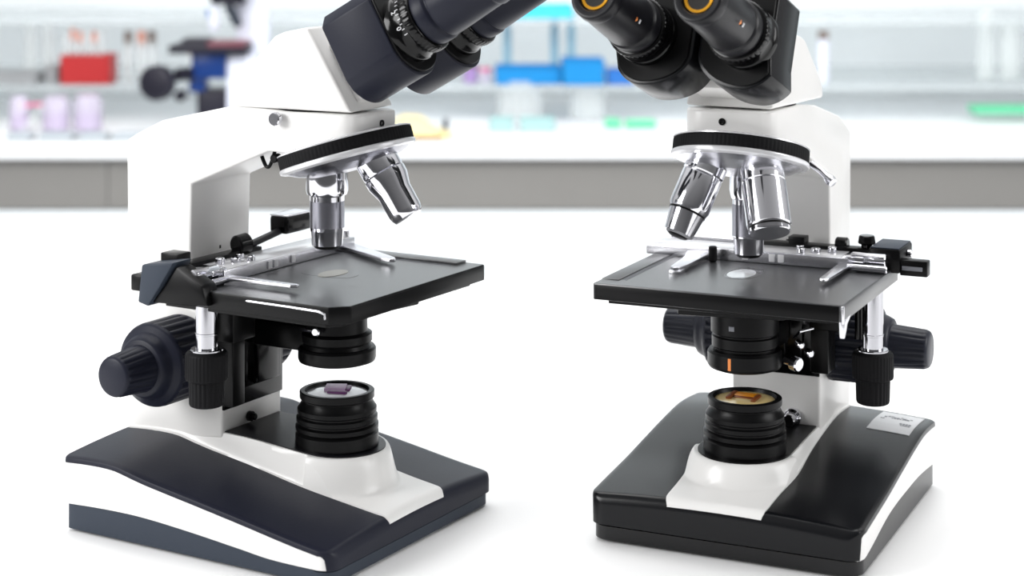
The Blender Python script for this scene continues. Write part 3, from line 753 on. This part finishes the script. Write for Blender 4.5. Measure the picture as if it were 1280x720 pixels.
tray('flat_tray', M['shelfgrey'], -40, 46, 72, 86, 3.42, z=SH1, lab='grey flat tray on the shelf at the far left edge', cat='tray')
tray('small_box', M['shelfgrey'], 56, 72, 66, 88, 3.44, z=SH1, lab='small grey box beside the red tube rack', cat='box', depth=.03)
for x, h, lb in ((38, 72, 'tall clear cylinder at the left behind the grey tray'), (60, 74, 'tall clear cylinder beside the red rack')):
    cyl('glass_cylinder', M['clear'], x, 100, 3.52, h, 8, z=SH1, lab=lb, cat='glassware')
for (x, y, h, r, lb) in ((24, 160, 42, 12, 'pale lilac beaker at the left end of the bench'), (70, 160, 42, 17, 'wide beaker of violet liquid on the bench'), (110, 160, 44, 18, 'beaker of violet liquid right of the widest one')):
    cyl('beaker', M['lilacglass'], x, y, 3.28, h, r, z=0, lab=lb, cat='beaker', liq=M['violet'])
rt = tag(empty('stirring_rod', (PX(40, 128, 3.24)[0], 3.24, 0)), 'magenta tipped rod leaning low at the bench left end', 'rod')
bm = bmesh.new(); add_tube(bm, [(-.018, .0, .0025), (.02, .0, .048)], .0025, 10); link('shaft', bm, M['clear'], rt)
bm = bmesh.new(); add_tube(bm, [(-.012, 0, .0475), (.018, 0, .0495)], .0030, 10); link('grip', bm, M['magenta'], rt)
for i, (a, b) in enumerate(((8, 38), (48, 90), (97, 133), (140, 180))):
    tray('flat_tray', M['greyp'], a, b, 153, 161, 3.12, z=0, depth=.04, lab=['shallow grey tray at the leftmost bench front', 'shallow grey tray in front of the violet beaker', 'shallow grey tray third from the left', 'shallow grey tray beside the white microscope arm'][i], cat='tray', lip=False)

# --- blurred dark microscope at the left, on the bench
D = 3.24; k = D/F_PX
rt = tag(empty('microscope', (PX(262, 134, D)[0], D+.02, 0)), 'small blurred blue and black microscope standing on the bench behind', 'microscope')
def bxp(name, x0, x1, y0, y1, d0, d1, m, par, bev=.004):
    a, b = PX(x0, y0, D), PX(x1, y1, D); ox = rt.location.x
    bm = bmesh.new(); add_box(bm, a[0]-ox, b[0]-ox, d0, d1, b[2], a[2], bev); return link(name, bm, m, par, 40)
bxp('base', 225, 320, 151, 163.5, -.05, .09, M['bgwhite'], rt); bxp('base_block', 246, 283, 113, 151, -.02, .05, M['bgblack'], rt)
bxp('column', 283, 318, 70, 152, -.02, .04, M['bgwhite'], rt)
bxp('body', 240, 283, 64, 98, -.03, .04, M['bluemetal'], rt); bxp('neck', 236, 256, 96, 116, -.02, .03, M['bluemetal'], rt)
st = bxp('stage', 214, 312, 55, 66, -.05, .05, M['bgblack'], rt, .003); bxp('stage_clip', 262, 310, 51, 58, -.05, .04, M['wine'], st, .002)
bxp('bracket', 228, 262, 48, 64, -.03, .03, M['bgblack'], st, .003)
bm = bmesh.new(); p = PX(206, 100, D); add_lathe(bm, rnd([(0, 0), (.029, 0), (.031, .004), (.031, .022), (.026, .028), (0, .028)], .001), (p[0]-rt.location.x, -.06, p[2]), (-.25, -1, 0), 32); kb = link('focus_knob', bm, M['bgblack'], rt)
bm = bmesh.new(); p = PX(230, 117, D); add_lathe(bm, rnd([(0, 0), (.010, 0), (.010, .02), (0, .02)], .001), (p[0]-rt.location.x, -.04, p[2]), (0, -1, 0), 20); link('fine_knob', bm, M['bgblack'], kb)
bm = bmesh.new(); a, b = Vector(PX(226, 92, D)), Vector(PX(244, 92, D)); add_tube(bm, [(a.x-rt.location.x, -.045, a.z), (b.x-rt.location.x, -.01, b.z)], .012, 14); link('knob_shaft', bm, M['bgblack'], kb)
bm = bmesh.new(); p = PX(300, -20, D); q = PX(300, 8, D); add_lathe(bm, [(0, 0), (.030, 0), (.034, .02), (.034, .035), (.026, .045), (0, .045)], (PX(283, 6, D)[0]-rt.location.x, 0, PX(283, 6, D)[2]), (0, 0, 1), 28); tur = link('nosepiece', bm, M['bgblack'], rt)
for (x0, y0, x1, y1, r, mm) in ((266, 8, 266, 40, .010, 'bgwhite'), (284, 6, 298, 34, .009, 'slate'), (262, 12, 264, 24, .0085, 'blue2')):
    a, b = Vector(PX(x0, y0, D)), Vector(PX(x1, y1, D)); ox = rt.location.x
    bm = bmesh.new(); add_lathe(bm, rnd([(0, 0), (r, 0), (r, (b-a).length*.7), (r*.7, (b-a).length), (0, (b-a).length)], .001), (a.x-ox, -.01, a.z), (b-a), 20); link('objective', bm, M[mm], tur)
bxp('arm', 290, 330, -60, 72, .02, .07, M['bgwhite'], rt); bxp('head', 250, 330, -90, -22, -.04, .06, M['bgblack'], rt, .01)
cyl('dropper_bottle', M['clear'], 241, 60, 3.50, 46, 6, z=SH1, lab='small bottle with salmon cap behind the blurred dark microscope', cat='bottle', capm=M['cap'], caph=.3)

# --- centre group
tray('storage_bin', M['cyan'], 604, 717, 4, 18, 3.42, z=SH2, depth=.16, lab='shallow cyan bin on the upper shelf between the microscopes', cat='bin')
tray('storage_bin', M['blue'], 619, 702, 67, 87, 3.42, z=SH1, depth=.10, lab='blue bin on the lower shelf between the microscopes, left of two', cat='bin')
tray('storage_bin', M['blue'], 703, 756, 66, 96, 3.402, z=SH1-.004+.004, depth=.10, lab='taller blue bin right beside the shallower blue bin', cat='bin')
tray('storage_bin', M['blue2'], 759, 792, 82, 100, 3.405, z=SH1, depth=.06, lab='small deep blue bin behind the right microscope eyepiece', cat='bin')
for i, (a, b) in enumerate(((628, 640), (686, 700), (708, 720))):
    x = (a+b)/2
    cyl('graduated_cylinder', M['paleblue'], x, 100, 3.56, 74, 5.5, z=SH1, lab=['pale blue cylinder standing behind the left end of the blue bin', 'pale blue cylinder standing behind the middle of the blue bins', 'pale blue cylinder standing behind the taller blue bin'][i], cat='glassware')
cyl('specimen_jar', M['violet'], 588, 90, 3.46, 24, 9, z=SH1, lab='mauve jar on the lower shelf left of the blue bins', cat='jar', capm=M['wine'], caph=.4)
cyl('specimen_jar', M['lilacglass'], 607, 90, 3.46, 18, 8, z=SH1, lab='small lilac jar touching the blue bin', cat='jar', capm=M['magenta'], caph=.4)
for i, (a, b) in enumerate(((612, 642), (650, 694))):
    tray('slide_box', M['teal'], a, b, 139, 153, 3.26, z=0, depth=.05, lab=['grey teal slide box on the bench, the shorter one', 'grey teal slide box on the bench, the longer one'][i], cat='box')
tray('tip_box', M['green'], 757, 776, 133, 142, 3.30, z=.0, depth=.04, lab='small mint green box on the bench, left of a longer one', cat='box')
tray('tip_box', M['green'], 783, 820, 133, 141, 3.30, z=.0, depth=.04, lab='longer mint green box on the bench by the right microscope', cat='box')
cyl('wide_beaker', M['clear'], 650, 140, 3.45, 50, 30, z=0, lab='wide clear beaker on the bench below the blue bin', cat='beaker')
cyl('wide_beaker', M['clear'], 735, 140, 3.45, 52, 24, z=0, lab='clear beaker on the bench below the taller blue bin', cat='beaker')
# cream folded pouch behind the left head
p0 = PX(522, 134, 3.16)
rt = tag(empty('paper_pouch', (p0[0], 3.16, 0)), 'cream paper pouch lying on the bench under the left eyepieces', 'pouch')
bm = bmesh.new()
add_slab(bm, [-.06+.012*i for i in range(11)], lambda x: (-.03, .04), lambda x, y: .006+.036*math.exp(-((x+.012)/.045)**2)*math.exp(-((y)/.03)**2)+.002*math.sin(x*160+y*90), lambda x, y: .0, 14)
link('pouch', bm, M['cream'], rt, 60)
bm = bmesh.new(); add_box(bm, -.045, .045, -.0335, -.030, .002, .006, .001); link('seal_strip', bm, M['brown'], rt)
bm = bmesh.new(); add_lathe(bm, [(0, 0), (.005, 0), (.005, .02), (0, .022)], (.048, 0, .012), n=14); link('tie', bm, M['slate'], rt)
# --- right group
tray('tip_box', M['green'], 1218, 1330, 121, 130, 3.42, z=.012, depth=.05, lab='long mint green tray on the bench at the right edge', cat='tray')
for i, (x, h, r) in enumerate(((1232, 86, 12), (1262, 70, 14), (1296, 90, 12))):
    cyl('glass_flask', M['clear'], x, 110, 3.52, h, r, z=SH1, lab=['tall clear flask standing left of the others at the right edge', 'lower clear flask between two taller ones at the right edge', 'tall clear flask cut by the right edge'][i], cat='glassware')
cyl('wash_bottle', M['bgwhite'], 1029, 100, 3.45, 64, 7, z=SH1, lab='white bottle with brown cap behind the right microscope', cat='bottle', capm=M['capb'], caph=.15)

# ------------------------------------------------------------------ light
W = bpy.data.worlds.new('world'); S.world = W; W.use_nodes = True
nt = W.node_tree; bg = nt.nodes['Background']
tc = nt.nodes.new('ShaderNodeTexCoord'); sp = nt.nodes.new('ShaderNodeSeparateXYZ'); rp = nt.nodes.new('ShaderNodeValToRGB')
nt.links.new(tc.outputs['Generated'], sp.inputs[0]); 
mp = nt.nodes.new('ShaderNodeMapRange'); mp.inputs['From Min'].default_value = -1; mp.inputs['From Max'].default_value = 1
nt.links.new(sp.outputs['Z'], mp.inputs['Value']); nt.links.new(mp.outputs['Result'], rp.inputs['Fac'])
rp.color_ramp.elements[0].position = .45; rp.color_ramp.elements[0].color = (.42, .42, .43, 1)
rp.color_ramp.elements[1].position = .80; rp.color_ramp.elements[1].color = (1, 1, 1, 1)
m2 = nt.nodes.new('ShaderNodeMapRange'); m2.inputs['From Min'].default_value = -.8; m2.inputs['From Max'].default_value = .15
m2.inputs['To Min'].default_value = .30; m2.inputs['To Max'].default_value = 1
nt.links.new(sp.outputs['Y'], m2.inputs['Value']); mu = nt.nodes.new('ShaderNodeMixRGB'); mu.blend_type = 'MULTIPLY'; mu.inputs['Fac'].default_value = 1
nt.links.new(rp.outputs['Color'], mu.inputs['Color1']); nt.links.new(m2.outputs['Result'], mu.inputs['Color2'])
nt.links.new(mu.outputs['Color'], bg.inputs['Color']); bg.inputs['Strength'].default_value = .85
def area(name, loc, target, size, power, col=(1, 1, 1), sy=None):
    l = bpy.data.lights.new(name, 'AREA'); l.energy = power; l.size = size; l.color = col
    if sy: l.shape = 'RECTANGLE'; l.size_y = sy
    o = bpy.data.objects.new(name, l); COL.objects.link(o); o.location = loc
    o.rotation_euler = (Vector(target)-Vector(loc)).to_track_quat('-Z', 'Y').to_euler()
    return o
area('softbox_left', (-1.5, .55, .75), (-.14, 1.16, .12), .8, 24)
area("softbox_right", (1.6, .75, .75), (.16, 1.17, .12), .8, 13)
area('ceiling_light', (0, 1.6, 1.9), (0, 1.4, 0), 1.6, 24)
area('bench_light', (0, 2.5, 1.7), (0, 3.4, 0), 2.6, 13.5, sy=.6)

# ------------------------------------------------------------------ camera
cam = bpy.data.cameras.new('camera'); co = bpy.data.objects.new('camera', cam); COL.objects.link(co)
co.location = (0, 0, CAM_H); co.rotation_euler = (PI/2, 0, 0)
cam.sensor_width = 36; cam.lens = 36*F_PX/1280; cam.shift_y = -(360-CY)/1280
cam.clip_start = .05
cam.dof.use_dof = True; cam.dof.focus_distance = 1.13; cam.dof.aperture_fstop = cam.lens/1000/.0095
S.camera = co
S.view_settings.view_transform = 'Standard'; S.view_settings.look = 'None'; S.view_settings.gamma = 1
S.view_settings.use_curve_mapping = False; S.view_settings.exposure = 0.0
area('bench_front_fill', (0, 2.25, .9), (0, 3.1, -.35), 2.6, 4.5, sy=.25)  # added fill, out of view, lifts the bench front
area('wall_fill', (0, 2.35, .62), (0, 3.86, .05), 2.8, 12, sy=.25)  # second added fill above the frame, brightens the wall behind the shelves
